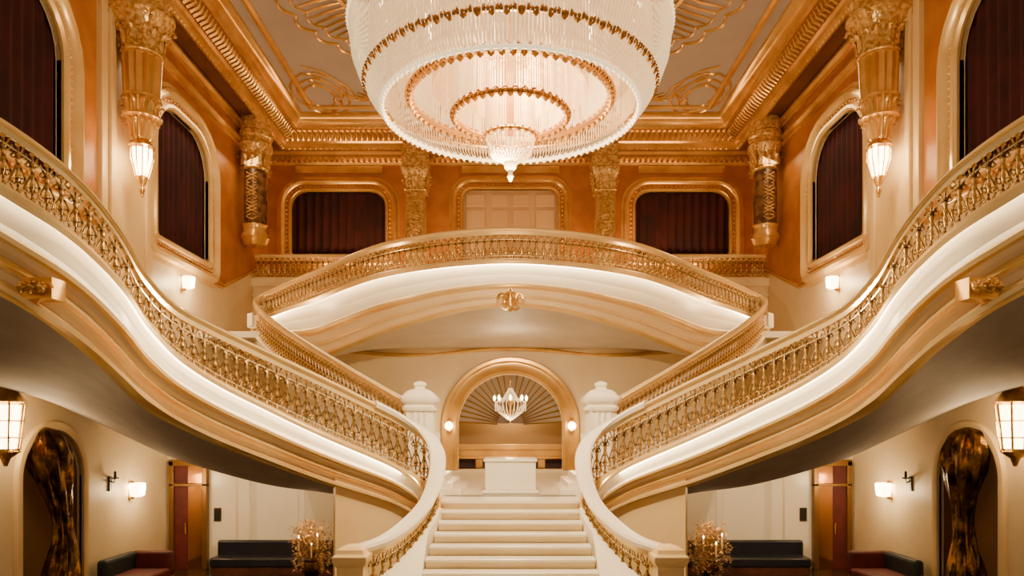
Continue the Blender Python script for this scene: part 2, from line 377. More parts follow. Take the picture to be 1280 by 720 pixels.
for s,nm in ((-1,'wall_lower_left'),(1,'wall_lower_right')):
    g=G(); xs=sorted((s*3.4,s*W)); g.box(xs[0],xs[1],20,20.3,0,Z(.5))
    xs=sorted((s*7.2,s*7.5)); g.box(xs[0],xs[1],19.85,20,0,Z(.5)); xs=sorted((s*5.7,s*5.85)); g.box(xs[0],xs[1],19.9,20,0,Z(.5))
    make(nm,g,'white',smooth=False,kind='structure',label='ivory plaster wall of the lower lobby')
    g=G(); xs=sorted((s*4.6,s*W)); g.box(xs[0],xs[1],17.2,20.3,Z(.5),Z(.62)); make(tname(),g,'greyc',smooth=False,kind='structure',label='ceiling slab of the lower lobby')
    g=G(); xs=sorted((s*3.4,s*8.3)); g.box(xs[0],xs[1],19.93,20,0,.25); make('baseboard_back_'+('left' if s<0 else 'right'),g,'dark',smooth=False,kind='structure')
    g=G(); X=lambda a:s*a
    for a,b,z0,z1 in ((9.42,9.28,0,3.0),(8.5,8.36,0,3.0),(9.42,8.36,2.86,3.04),(9.42,8.36,2.3,2.38)):
        xs=sorted((X(a),X(b))); g.box(xs[0],xs[1],19.82,20,z0,z1)
    make(tname(),g,'dgold',smooth=False,kind='structure',label='dark gold door surround',bevel=.015)
    g=G(); xs=sorted((X(9.28),X(8.9))); g.box(xs[0],xs[1],19.9,19.99,0,2.86,0); xs=sorted((X(8.9),X(8.5))); g.box(xs[0],xs[1],19.88,19.98,0,2.86,1)
    g.tube([(X(8.95),19.84,1.0),(X(8.95),19.82,1.3)],.02,6,2)
    make('door_%d'%(2 if s<0 else 3),g,['wine','mirror','gold'],smooth=False,kind='structure',label='red door beside a smoked mirror panel in bronze frame')
    g=G(); xs=sorted((X(8.05),X(8.2)));g.box(xs[0],xs[1],19.94,19.99,1.35,1.68,0); g.box(xs[0]-.02,xs[1]+.02,19.96,20,1.33,1.70,1)
    make('wall_plaque',g,['black','bronze'],smooth=False,label='small black plaque on the ivory wall beside the door',cat='plaque',group='wall plaques')
# ---------------------------------------------------------------- landing, central stairs
LZ=Z(-1.27)
g=G(); g.box(-1.3,1.3,13.42,14.4,LZ-.15,LZ); g.box(-3.3,3.3,14.6,23.98,LZ-.15,LZ); g.box(-2.2,2.2,14.2,14.7,LZ-.15,LZ)
fp=[(-3.2,20.3)]+[(-3.2+1.6*(1-math.cos(pi/2*k/10)),15.8-1.4*math.sin(pi/2*k/10)) for k in range(11)]
fp=fp+[(-x,y) for x,y in reversed(fp)]
g.loft([[Vector((x,y,z)) for x,y in fp] for z in (0,LZ-.15)],closed=True,cap=True)
make('landing_platform',g,'white',label='white stone landing at the head of the central stairs',cat='landing')
ST=[(448,688,750,11.2),(480,677,741,11.5),(510,656,722,12.0),(534,628,692,12.6),(546,592,655,13.1),(545,562,623,13.55),(528,540,601,13.85),(500,523,586,13.85),
(460,503,567,13.5),(410,478,545,13.1),(340,445,512,12.6),(270,412,477,12.0),(215,382,441,11.5),(178,343,402,11.1),(148,290,356,10.8),(110,240,312,10.5),(60,194,270,10.2),(0,152,232,10.0),(-80,105,190,9.7),(-170,60,150,9.4)]
FB=[(448,806),(480,796),(510,777),(534,747),(546,708),(545,672),(528,650),(500,636),(460,622),(410,607),(340,582),(270,555),(215,529),(178,506),(148,478),(110,443),(60,406),(0,370),(-80,333),(-170,298)]
IN=[(460,624,14.6),(410,612,14.9),(340,600,15.6),(270,582,16.1),(215,565,16.5),(178,550,17.0),(148,537,16.9),(110,520,16.2),(60,499,14.8),(0,480,13.4),(-80,452,11.9),(-170,420,10.6)]
def pth(s,k=6):
    r=[];b=[]
    for px,ry,by,d in ST:
        r.append(mir(P(px,ry,d),-s)); b.append(mir(P(px,by,d),-s))
    return catmull(r,k),catmull(b,k)
K=6
for s in (-1,1):
    rail,base=pth(s,K)
    ns=normals(base,1 if s<0 else -1)
    stc=thing('curved_staircase',(s*2.4,13.5,0),'ivory sweeping curved staircase with bronze scrollwork railing and gilded mouldings','staircase','sweeping staircases')
    railing(stc,rail,base,ns,.175,.1)
    g=G(); seg=rail[:K*8]; sweep(g,seg,ns[:K*8],[(-.12,-.04),(-.15,.03),(-.12,.08),(0,.10),(.12,.08),(.15,.03),(.12,-.04)]); make('rail_cap',g,'creamtrim' if False else 'white',stc,label='broad ivory handrail cap')
    fb=catmull([mir(P(*([f[0],f[1],ST[i][3]])),-s) for i,f in enumerate(FB)],K)
    inn=catmull([mir(P(*q),-s) for q in IN],K)
    prof=[(-.10,0.0,0),(.18,0.0,1),(.20,.04,1),(.20,.10,1),(.18,.10,1),(.17,.05,1),(.05,.05,0),(.04,.14,0),(.06,.34,0),(.12,.40,0),(.18,.42,1),(.18,.47,1),(.07,.50,1),(.04,.56,2),(-.02,.62,2),(.05,.64,1),(.09,.68,1),(.02,.72,1),(-.06,.76,2),(-.08,.84,2),(0,.86,1),(.11,.89,1),(.11,.94,1),(-.04,.97,1),(-.10,1.0,1)]
    g=G(); gm=G(); gs=G(); gt=G()
    rows=[]
    for p,q,m_ in zip(base,fb,ns):
        p=Vector(p); H=p.z-q[2]
        rows.append([p+m_*a+Vector((0,0,-H*t)) for a,t,_ in prof])
    for j in range(len(prof)-1):
        mi=prof[j+1][2]; rr=[[r[j],r[j+1]] for r in rows]
        {0:g,1:gm,2:gt}[mi].loft(rr, 0)
    make('fascia',g,'white',stc); make('moulding',gm,'goldp',stc); make('lower_fascia',gt,'cream',stc)
    g=G(); sweep(g,[Vector(p)-Vector((0,0,.09)) for p in base[7*K:]],ns[7*K:],[(.08,-.015),(.15,-.015),(.15,.01),(.08,.01)]); make('light_strip',g,'led',stc)  # added emitter hidden behind the lip, brightens the stair fascia
    rr=[]; rows8=rows[8*K:]
    for r,q in zip(rows8,inn):
        a=r[-1]; q=Vector(q); row=[]
        for k in range(9):
            t=k/8; p=a.lerp(q,t); p.z-=(a.z-q.z)*.5*math.sin(pi*t); row.append(p)
        rr.append(row)
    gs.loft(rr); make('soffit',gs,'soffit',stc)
    g=G(); rr=[]
    for r,q in zip(rows8,inn):
        q=Vector(q); a=r[0]; rr.append([a,Vector((q.x,q.y,a.z)),q])
    g.loft(rr); make('stair_deck',g,'cream',stc)
    g=G(); rr=[]
    for p,m_ in zip(base[:8*K+6],ns[:8*K+6]):
        p=Vector(p)
        rr.append([Vector((p.x,p.y,0))+m_*a+Vector((0,0,max(z,0))) for a,z in ((-.14,p.z-.01),(.0,p.z-.01),(-.04,.35),(.06,.3),(.06,0),(-.14,0))])
    g.loft(rr,closed=True,cap=True); make('string_wall',g,'creamtrim',stc)
    g=G(); rr=[]
    for p in base[:4*K+1]:
        p=Vector(p); inx=min(1.42,abs(p.x)-.08)
        zt=LZ-.166*((13.42-p.y)/.30)+.06
        rr.append([Vector((s*inx,p.y,0)),Vector((s*inx,p.y,zt)),Vector((s*abs(p.x),p.y,zt+.02)),Vector((s*abs(p.x),p.y,0))])
    g.loft(rr,closed=True,cap=True); make('stair_curb',g,'white',stc)
    nx,ny=s*2.42,11.05
    def sqf(h,z): return [Vector((nx+a*h,ny+b*h,z)) for a,b in ((-1,-1),(1,-1),(1,1),(-1,1))]
    g=G(); g.loft([sqf(h,z) for h,z in ((.26,0),(.26,.3),(.21,.36),(.20,1.75),(.24,1.8),(.26,1.86),(.26,1.92),(.22,1.95),(.20,2.02),(.06,2.08))],closed=True,cap=True)
    make('foot_newel',g,'creamtrim',stc,label='square cream newel with flat cap at the stair foot',bevel=.01)
    g=G(); q=Vector(mir(P(50,362,9.9),-s))
    for q2,rr_ in ((-.13,.10),(.13,.10),(0,.13)):
        c=q+Vector((q2,-.1,0))
        g.tube([c+Vector((rr_*(1-k*.07)*math.cos(k*.6),-.02*k*.5,rr_*(1-k*.07)*math.sin(k*.6))) for k in range(12)],.03,6)
        for k in range(6): g.octa(c+Vector((rr_*.5*math.cos(k*pi/3),-.08,rr_*.5*math.sin(k*pi/3))),.04)
        g.octa(c+Vector((0,-.12,0)),.05)
    g.box(q.x-.2,q.x+.2,q.y-.06,q.y+.25,q.z-.13,q.z+.16)
    make('rosette_bracket',g,'golds',stc,label='carved rosette bracket')
cs=thing('central_staircase',(0,11.5,0),'ivory stone straight staircase rising to the landing','staircase')
def hw(d):
    pts=[(13.6,1.28),(13.1,1.26),(12.6,1.34),(12.0,1.42),(8,1.45)]
    for (a,wa),(b,wb) in zip(pts,pts[1:]):
        if a>=d>=b: return wa+(wb-wa)*(a-d)/(a-b)
    return 1.42
for i in range(14):
    d1=13.42-.30*i; z=LZ-.166*(i+1)
    if z<.05: break
    g=G(); h=hw(d1-.15)
    g.box(-h,h,d1-.28,d1+.0,0,z-.045,1); g.box(-h,h,d1-.36,d1+.0,z-.045,z,0)
    make('step',g,['white','cream'],cs,smooth=False,bevel=.012,group='ivory stair steps')
g=G(); g.box(-1.25,1.25,13.39,13.42,LZ-.166,LZ-.05,1); g.box(-1.28,1.28,13.33,13.42,LZ-.05,LZ,0); make('step',g,['white','cream'],cs,smooth=False,group='ivory stair steps')
for s in (-1,1):
    ss=thing('landing_steps',(s*1.3,15,LZ),'small flight of white steps leading off the landing','steps','side steps')
    for k in range(3):
        g=G(); x0=.98+.17*k; xs=sorted((s*x0,s*1.5)); g.box(xs[0],xs[1],14.3+.05*k,16.5,LZ+.13*k,LZ+.13*(k+1)); make('step',g,'white',ss,smooth=False,bevel=.01)
    nw=thing('newel_pillar',(s*1.88,15.0,LZ),'fluted white pillar with moulded cap and finial beside the stairs','newel','landing pillars')
    cx_,cy_=s*1.88,15.0
    def pg(h,z,fl=0,n=32):
        out=[]
        for k in range(n):
            a=2*pi*(k+.5)/n; r=h/max(abs(math.cos(a)),abs(math.sin(a)),.78)
            r*= (1-fl*(k%2)); out.append(Vector((cx_+r*math.cos(a),cy_+r*math.sin(a),Z(z))))
        return out
    g=G(); g.loft([pg(h,z) for h,z in ((.37,-1.27),(.37,-1.0),(.33,-.95))],closed=True,cap=True); g.loft([pg(.30,z,.09) for z in (-.95,.44)],closed=True,cap=True)
    g.loft([pg(h,z) for h,z in ((.31,.42),(.34,.46),(.34,.52),(.30,.56))],closed=True,cap=True); make('shaft',g,'white',nw)
    g=G(); g.loft([pg(h,z) for h,z in ((.30,.55),(.36,.60),(.39,.66),(.39,.71),(.33,.75),(.30,.79),(.24,.85),(.20,.87),(.12,.89),(.10,.93),(.13,.97),(.12,1.02),(.03,1.06))],closed=True,cap=True); make('cap',g,'white',nw)
wp=thing('pedestal',(0,15.2,LZ),'plain white rectangular pedestal block on the landing','pedestal')
g=G(); g.box(-.52,.52,14.7,15.7,LZ+.08,LZ+.66); make('body',g,'white',wp,smooth=False,bevel=.02)
g=G(); g.box(-.55,.55,14.67,15.73,LZ+.66,LZ+.72); make('top_slab',g,'white',wp,smooth=False,bevel=.02)
g=G(); g.box(-.58,.58,14.64,15.76,LZ,LZ+.08); make('plinth',g,'white',wp,smooth=False,bevel=.02)
# ---------------------------------------------------------------- upper flights + bridge
R2=[(506,500,542,15.2),(460,474,516,16.4),(410,445,486,17.8),(372,422,461,19.3),(342,402,439,20.7),(325,387,421,21.8),(319,377,410,22.5),(327,369,401,23.0),(340,364,396,22.9)]
R3=[(340,364),(365,352),(400,338),(440,320),(480,306),(530,296),(580,290),(638,287)]
FB3=[(340,437),(365,444),(400,447),(440,433),(480,417),(530,401),(580,389),(638,383)]
def dep(px): return 18+4.75*((CX-px)/303)**2
for s in (-1,1):
    us=thing('upper_staircase',(s*4.5,18,LZ),'narrow ivory flight with brass railing curling up to the bridge','staircase','upper flights')
    rail=catmull([mir(P(a,b,d),-s) for a,b,c,d in R2],7); base=catmull([mir(P(a,c,d),-s) for a,b,c,d in R2],7)
    ns=normals(base,1 if s<0 else -1); railing(us,rail,base,ns,.19,.08)
    g=G(); sweep(g,base,ns,[(-.9,0),(.08,0),(.12,-.05),(.08,-.12),(.04,-.15),(.04,-.5),(-.9,-.4)]); make('stair_body',g,'white',us)
br=thing('bridge_balcony',(0,20,Z(2.86)),'ivory curved bridge balcony with brass balustrade and moulded underside','balcony')
half=[(a,b,dep(a)) for a,b in R3]; full=half+[(2*CX-a,b,d) for a,b,d in reversed(half[:-1])]
rail=catmull([tuple(P(*q)) for q in full],6); base=[(x,y,z-.78) for x,y,z in rail]
fh=[(a,b,dep(a)) for a,b in FB3]; fb=catmull([tuple(P(*q)) for q in fh+[(2*CX-a,b,d) for a,b,d in reversed(fh[:-1])]],6)
ns=normals(base,-1)
railing(br,rail,base,ns,.19,.095)
prof=[(-.10,0.0,0),(.2,0.0,1),(.22,.03,1),(.22,.10,1),(.19,.10,1),(.18,.05,1),(.05,.05,0),(.03,.12,0),(.03,.3,0),(.12,.50,0),(.16,.52,1),(.18,.55,1),(.18,.59,1),(.06,.62,1),(.02,.68,2),(-.02,.74,2),(.04,.76,1),(.04,.79,1),(-.04,.81,2),(-.08,.90,2),(0,.92,1),(.04,.96,1),(-.08,1.0,1)]
rows=[]
for p,q,m_ in zip(base,fb,ns):
    p=Vector(p); H=p.z-q[2]; rows.append([p+m_*a+Vector((0,0,-H*t)) for a,t,_ in prof])
g=G(); gm=G()
for j in range(len(prof)-1):
    mi=prof[j+1][2]; rr=[[r[j],r[j+1]] for r in rows]; (gm if mi==1 else g).loft(rr,1 if mi==2 else 0)
make('fascia',g,['white','cream'],br); make('moulding',gm,'goldp',br)
g=G(); rr=[]
for r in rows:
    a=r[-1]; e=Vector((a.x,24.0,Z(2.78))); rr.append([a.lerp(e,k/6)-Vector((0,0,.06*math.sin(pi*k/6))) for k in range(7)])
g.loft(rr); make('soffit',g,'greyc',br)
g=G(); rr=[[r[0],Vector((r[0].x,24.2,r[0].z))] for r in rows]; g.loft(rr); make('deck',g,'white',br)
g=G(); sweep(g,[Vector(p)-Vector((0,0,.10)) for p in base],ns,[(.07,-.02),(.17,-.02),(.17,.01),(.07,.01)]); make('light_strip',g,'led',br)  # added emitter tucked under the bridge lip to light its white band
g=G(); c=P(638,375,17.55)
g.tube([c+Vector((.17*math.cos(a),0,.19*math.sin(a))) for a in [2*pi*k/16 for k in range(16)]],.035,6,closed=True)
for q in (-1,1):
    g.tube([c+Vector((q*(.12+(.16-.014*k)*(1+math.cos(k*.7))*.6),-.03,(.16-.012*k)*math.sin(k*.7)+.02)) for k in range(12)],.032,5)
    g.tube([c+Vector((q*(.02+.2*t),-.02,-.18-.06*math.sin(3*t))) for t in [k/6 for k in range(7)]],.03,5)
g.lathe([(.01,-.3),(.07,-.2),(.11,0),(.07,.16),(.10,.2),(.02,.3)],c,10)
make('cartouche',g,'gold',br,label='small gilded cartouche at the bridge centre')
g=G()
for r,z in ((.6,.0),(.42,-.04),(.2,-.08)):
    for k in range(20):
        a=2*pi*k/20; g.octa(P(638,388,18.9)+Vector((r*math.cos(a),r*.8*math.sin(a),z)),.045)
make('crystal_rosette',g,'dimglass',br,label='flush crystal ceiling rosette')
lamp(br,(0,20.5,Z(2.1)),60,(1,.74,.44),.2)  # added light floating below the soffit to brighten it
g=G(); path=[(x*.5,23.95-.12*math.cos(x*.6),Z(2.6)+.1*math.cos(x*.45)) for x in range(-18,19)]
path=catmull(path,2); sweep(g,path,normals(path,-1),[(-.15,0),(.06,0),(.1,.06),(.06,.12),(-.15,.14)]); make(tname(),g,'golds',kind='structure',label='undulating gilded cornice below the bridge')
# ---------------------------------------------------------------- pilasters
def leaf(g,c,dirv,h,w,mi=0):
    dirv=Vector(dirv).normalized(); sd=Vector((-dirv.y,dirv.x,0)); rows=[]
    for t,o,ww in ((0,0,.9),(.35,.03,1),(.7,.08,.8),(.92,.2,.5),(.95,.3,.3),(.82,.33,.1)):
        p=Vector(c)+Vector((0,0,h*t))+dirv*(o*h)
        rows.append([p-sd*w*ww*.5,p-sd*w*ww*.2+dirv*.02,p+dirv*.045,p+sd*w*ww*.2+dirv*.02,p+sd*w*ww*.5])
    g.loft(rows,mi)
for s in (-1,1):
    g=G(); xs=sorted((s*(W-.12),s*W)); g.box(xs[0],xs[1],16.55,18.9,Z(1.5),Z(10.9)); xs=sorted((s*(W-.2),s*(W-.12))); g.box(xs[0],xs[1],16.8,17.0,Z(1.5),Z(10.9)); g.box(xs[0],xs[1],18.45,18.65,Z(1.5),Z(10.9))
    make(tname(),g,'creamtrim',smooth=False,kind='structure',label='flat cream wall pilaster',bevel=.02)
    px_,py_=s*(W-.62),17.35
    pl=thing('wall_column',(px_,py_,Z(7)),'carved fluted gilded half column with leafy capital on the wall','column','gilded wall columns')
    g=G(); g.lathe([(.18,6.95),(.24,7.05),(.28,7.3),(.32,7.5),(.32,7.6),(.36,7.7),(.40,8.5),(.42,9.0)],(px_,py_,ZC),64,flute=14,famp=.09)
    for z in (7.55,8.0,9.0): g.lathe([(.36,z-.05),(.45,z-.02),(.45,z+.03),(.38,z+.06)],(px_,py_,ZC),24)
    for k in range(12):
        a=2*pi*k/12
        for zz,r0,hh in ((7.5,.32,.42),(7.05,.22,.42)): leaf(g,(px_+r0*math.cos(a),py_+r0*math.sin(a),Z(zz)),(math.cos(a),math.sin(a),0),hh,.17)
    make('shaft',g,'golds',pl)
    g=G(); g.lathe([(.40,9.0),(.48,9.05),(.46,9.15),(.5,9.6),(.68,9.85),(.74,9.92),(.74,10.0),(.64,10.05),(.62,10.2),(.70,10.28),(.70,10.4),(.58,10.45),(.56,10.88)],(px_,py_,ZC),40)
    for k in range(12):
        a=2*pi*k/12; leaf(g,(px_+.46*math.cos(a),py_+.46*math.sin(a),Z(9.12)),(math.cos(a),math.sin(a),0),.45,.22); leaf(g,(px_+.5*math.cos(a+.26),py_+.5*math.sin(a+.26),Z(9.45)),(math.cos(a+.26),math.sin(a+.26),0),.48,.22)
        leaf(g,(px_+.57*math.cos(a),py_+.57*math.sin(a),Z(10.45)),(math.cos(a),math.sin(a),0),.35,.24)
    for qa in (pi/4,3*pi/4,5*pi/4,7*pi/4):
        d=Vector((math.cos(qa),math.sin(qa),0)); c=Vector((px_,py_,Z(9.78)))+d*.62
        g.tube([c+d*((.16-.014*k)*math.cos(k*.7))+Vector((0,0,(.16-.014*k)*math.sin(k*.7))) for k in range(11)],.05,5)
    make('capital',g,'goldc',pl)
    ln=thing('wall_lantern',(px_,py_,Z(6.95)),'glowing crystal lantern with gilded ribs under the column','lantern','crystal wall lanterns')
    g=G(); g.lathe([(.19,7.02),(.27,6.94),(.30,6.86),(.24,6.8)],(px_,py_,ZC),16); g.lathe([(.13,6.15),(.10,6.0),(.04,5.9),(.07,5.83),(.02,5.65)],(px_,py_,ZC),16)
    for k in range(12):
        a=2*pi*k/12; g.tube([(px_+.27*math.cos(a),py_+.27*math.sin(a),Z(6.86)),(px_+.26*math.cos(a),py_+.26*math.sin(a),Z(6.55)),(px_+.14*math.cos(a),py_+.14*math.sin(a),Z(6.12))],.016,5)
    make('cage',g,'gold',ln)
    g=G(); g.lathe([(.23,6.83),(.22,6.55),(.11,6.14)],(px_,py_,ZC),24,flute=12,famp=.08); make('lamp_shade',g,'glow',ln)
    lamp(ln,(px_-s*.45,py_-.3,Z(6.3)),80,r=.15)
    for cx_,cy_,bz,ms in ((s*(W-.58),25.2,6.5,'umber'),(s*3.6,YB-.62,5.66,'goldc')):
        pp=thing('pilaster',(cx_,cy_,Z(bz)),('umber marble' if ms=='umber' else 'carved gilt')+' pilaster with leafy gilded capital and base','pilaster','gilt pilasters')
        def sq2(h,z,cx=cx_,cy=cy_): 
            if ms=='umber': return [Vector((cx+h*1.1*math.cos(2*pi*k/24),cy+h*1.1*math.sin(2*pi*k/24),Z(z))) for k in range(24)]
            return [Vector((cx+a*h,cy+b*h,Z(z))) for a,b in ((-1,-1),(1,-1),(1,1),(-1,1))]
        g=G(); g.loft([sq2(.34,7.2),sq2(.36,7.9),sq2(.34,9.1)],closed=True,cap=True)
        make('shaft',g,ms,pp)
        g=G()
        if ms!='umber':
            for xx in (-.34,.34): g.box(cx_+xx-.03,cx_+xx+.03,cy_-.41,cy_-.36,Z(7.2),Z(9.1))
        for kk in range(9): 
            for qq in (-1,1): g.tube([(cx_+qq*.18*math.sin(kk*1.0+t*3),cy_-.39,Z(7.35+kk*.18+.18*t)) for t in [q/4 for q in range(5)]],.02,4)
        make('applied_scroll',g,'golds',pp)
        g=G(); g.loft([sq2(h,z) for h,z in ((.30,bz),(.38,6.6),(.40,6.7),(.44,6.75),(.44,6.85),(.38,6.95),(.38,7.1),(.42,7.2),(.34,7.22))],closed=True,cap=True); make('base',g,'golds',pp)
        g=G(); g.loft([sq2(h,z) for h,z in ((.36,9.1),(.42,9.15),(.38,9.22),(.40,9.6),(.50,9.85),(.53,9.9),(.53,10.0),(.48,10.05),(.48,10.2),(.53,10.25),(.53,10.4),(.48,10.45),(.48,10.88))],closed=True,cap=True)
        for side in range(4):
            a=side*pi/2; d=Vector((math.cos(a),math.sin(a),0)); t=Vector((-d.y,d.x,0))
            for k in (-1,0,1): leaf(g,Vector((cx_,cy_,Z(9.22)))+d*.39+t*k*.25,d,.36,.24)
            for k in (-.5,.5): leaf(g,Vector((cx_,cy_,Z(9.5)))+d*.41+t*k*.4,d,.36,.24)
        make('capital',g,'goldc',pp)
# ---------------------------------------------------------------- chandelier
CD=11.0
ch=thing('chandelier',(0,CD,Z(11.7)),'huge tiered crystal chandelier with gilded beaded rings, lit warm','chandelier')
def ring(r,h,tr,br_,nb,mt='rgold'):
    g=G(); g.tube([(r*math.cos(2*pi*k/72),CD+r*math.sin(2*pi*k/72),Z(h)) for k in range(72)],tr,6,closed=True)
    for k in range(nb):
        a=2*pi*k/nb
        g.octa((r*math.cos(a),CD+r*math.sin(a),Z(h)+ (tr*1.15 if k%2 else -tr*1.15)),br_)
        g.octa(((r+tr)*math.cos(a),CD+(r+tr)*math.sin(a),Z(h)),br_*.7)
    return make('ring',g,mt,ch)
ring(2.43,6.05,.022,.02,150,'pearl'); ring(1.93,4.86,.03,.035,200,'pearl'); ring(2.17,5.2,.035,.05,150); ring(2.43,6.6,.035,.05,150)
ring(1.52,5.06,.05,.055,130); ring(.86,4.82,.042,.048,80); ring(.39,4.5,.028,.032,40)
def strand(g,pts,rb=.016,step=.16,n=3):
    out=[]
    P_=[Vector(p) for p in pts]
    for a,b in zip(P_,P_[1:]):
        k=max(1,int((b-a).length/(step/2)))
        for j in range(k): out.append(a.lerp(b,j/k))
    out.append(P_[-1]); rs=[rb if i%2 else rb*.75 for i in range(len(out))]
    g.tube(out,rs,n)
def tier(r0,h0,r1,h1,n,mid=None,mt='crys',rb=.016,ph=0):
    g=G()
    for k in range(n):
        a=2*pi*(k+ph)/n; c,s_=math.cos(a),math.sin(a)
        pts=[(r0*c,CD+r0*s_,Z(h0))]
        if mid: 
            for (rm,hm) in mid: pts.append((rm*c,CD+rm*s_,Z(hm)))
        pts.append((r1*c,CD+r1*s_,Z(h1))); strand(g,pts,rb)
    o=make('crystal_strands',g,mt,ch); o['kind']='stuff'; return o
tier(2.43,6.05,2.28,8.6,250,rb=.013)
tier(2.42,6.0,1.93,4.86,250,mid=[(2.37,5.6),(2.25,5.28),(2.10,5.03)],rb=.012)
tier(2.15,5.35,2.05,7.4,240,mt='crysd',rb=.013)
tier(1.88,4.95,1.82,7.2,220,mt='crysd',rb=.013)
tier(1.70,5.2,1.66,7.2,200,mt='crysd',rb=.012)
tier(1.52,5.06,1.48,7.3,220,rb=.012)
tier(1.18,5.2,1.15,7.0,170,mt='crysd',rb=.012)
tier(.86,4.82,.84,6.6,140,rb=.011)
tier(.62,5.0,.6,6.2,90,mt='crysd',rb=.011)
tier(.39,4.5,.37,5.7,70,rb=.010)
g=G()
for k in range(32):
    a=2*pi*k/32; strand(g,[(.38*math.cos(a),CD+.38*math.sin(a),Z(4.5)),(.3*math.cos(a),CD+.3*math.sin(a),Z(4.22)),(.06*math.cos(a),CD+.06*math.sin(a),Z(4.1))],.012,.07)
g.lathe([(.02,3.83),(.05,3.9),(.03,3.96),(.09,4.03),(.10,4.1),(.04,4.16),(.05,4.5)],(0,CD,ZC),12)
make('finial',g,'glass',ch)
g=G(); g.lathe([(.05,4.5),(.05,11.0),(.25,11.1),(.6,11.35),(.7,11.69)],(0,CD,ZC),20)
for h,r in ((6.6,2.4),(7.3,1.48),(6.6,.84),(8.6,2.28),(5.7,.37),(7.2,1.85)):
    for k in range(8):
        a=pi*k/4; g.tube([(0,CD,Z(h)),(r*math.cos(a),CD+r*math.sin(a),Z(h))],.025,5)
for k in range(8):
    a=pi*k/4; g.tube([(2.28*math.cos(a),CD+2.28*math.sin(a),Z(8.6)),(1.2*math.cos(a),CD+1.2*math.sin(a),Z(9.6)),(.05*math.cos(a),CD+.05*math.sin(a),Z(10.6))],.03,5)
make('metal_frame',g,'rgold',ch)
g=G(); g.lathe([(.02,-.12),(.055,-.05),(.05,.03),(.01,.12)],(0,0,0),8)
cb=make('candle_bulb',g,'glow',ch,loc=(0,0,0)); cb.location=Vector((1.3,CD,Z(6.3)))-OFF[ch.name]; cb['group']='chandelier bulbs'
for k in range(24):
    a=2*pi*k/24
    for r,h in ((1.3,6.3),(2.0,6.6)):
        if k==0 and r<1.4: continue
        o=cb.copy(); C.objects.link(o); o.location=Vector((r*math.cos(a),CD+r*math.sin(a),Z(h)))-OFF[ch.name]
lamp(ch,(0,CD,Z(5.6)),3000,(1,.70,.36),.9)
lamp(ch,(0,CD,Z(3.2)),1450,(1,.77,.46),.05)
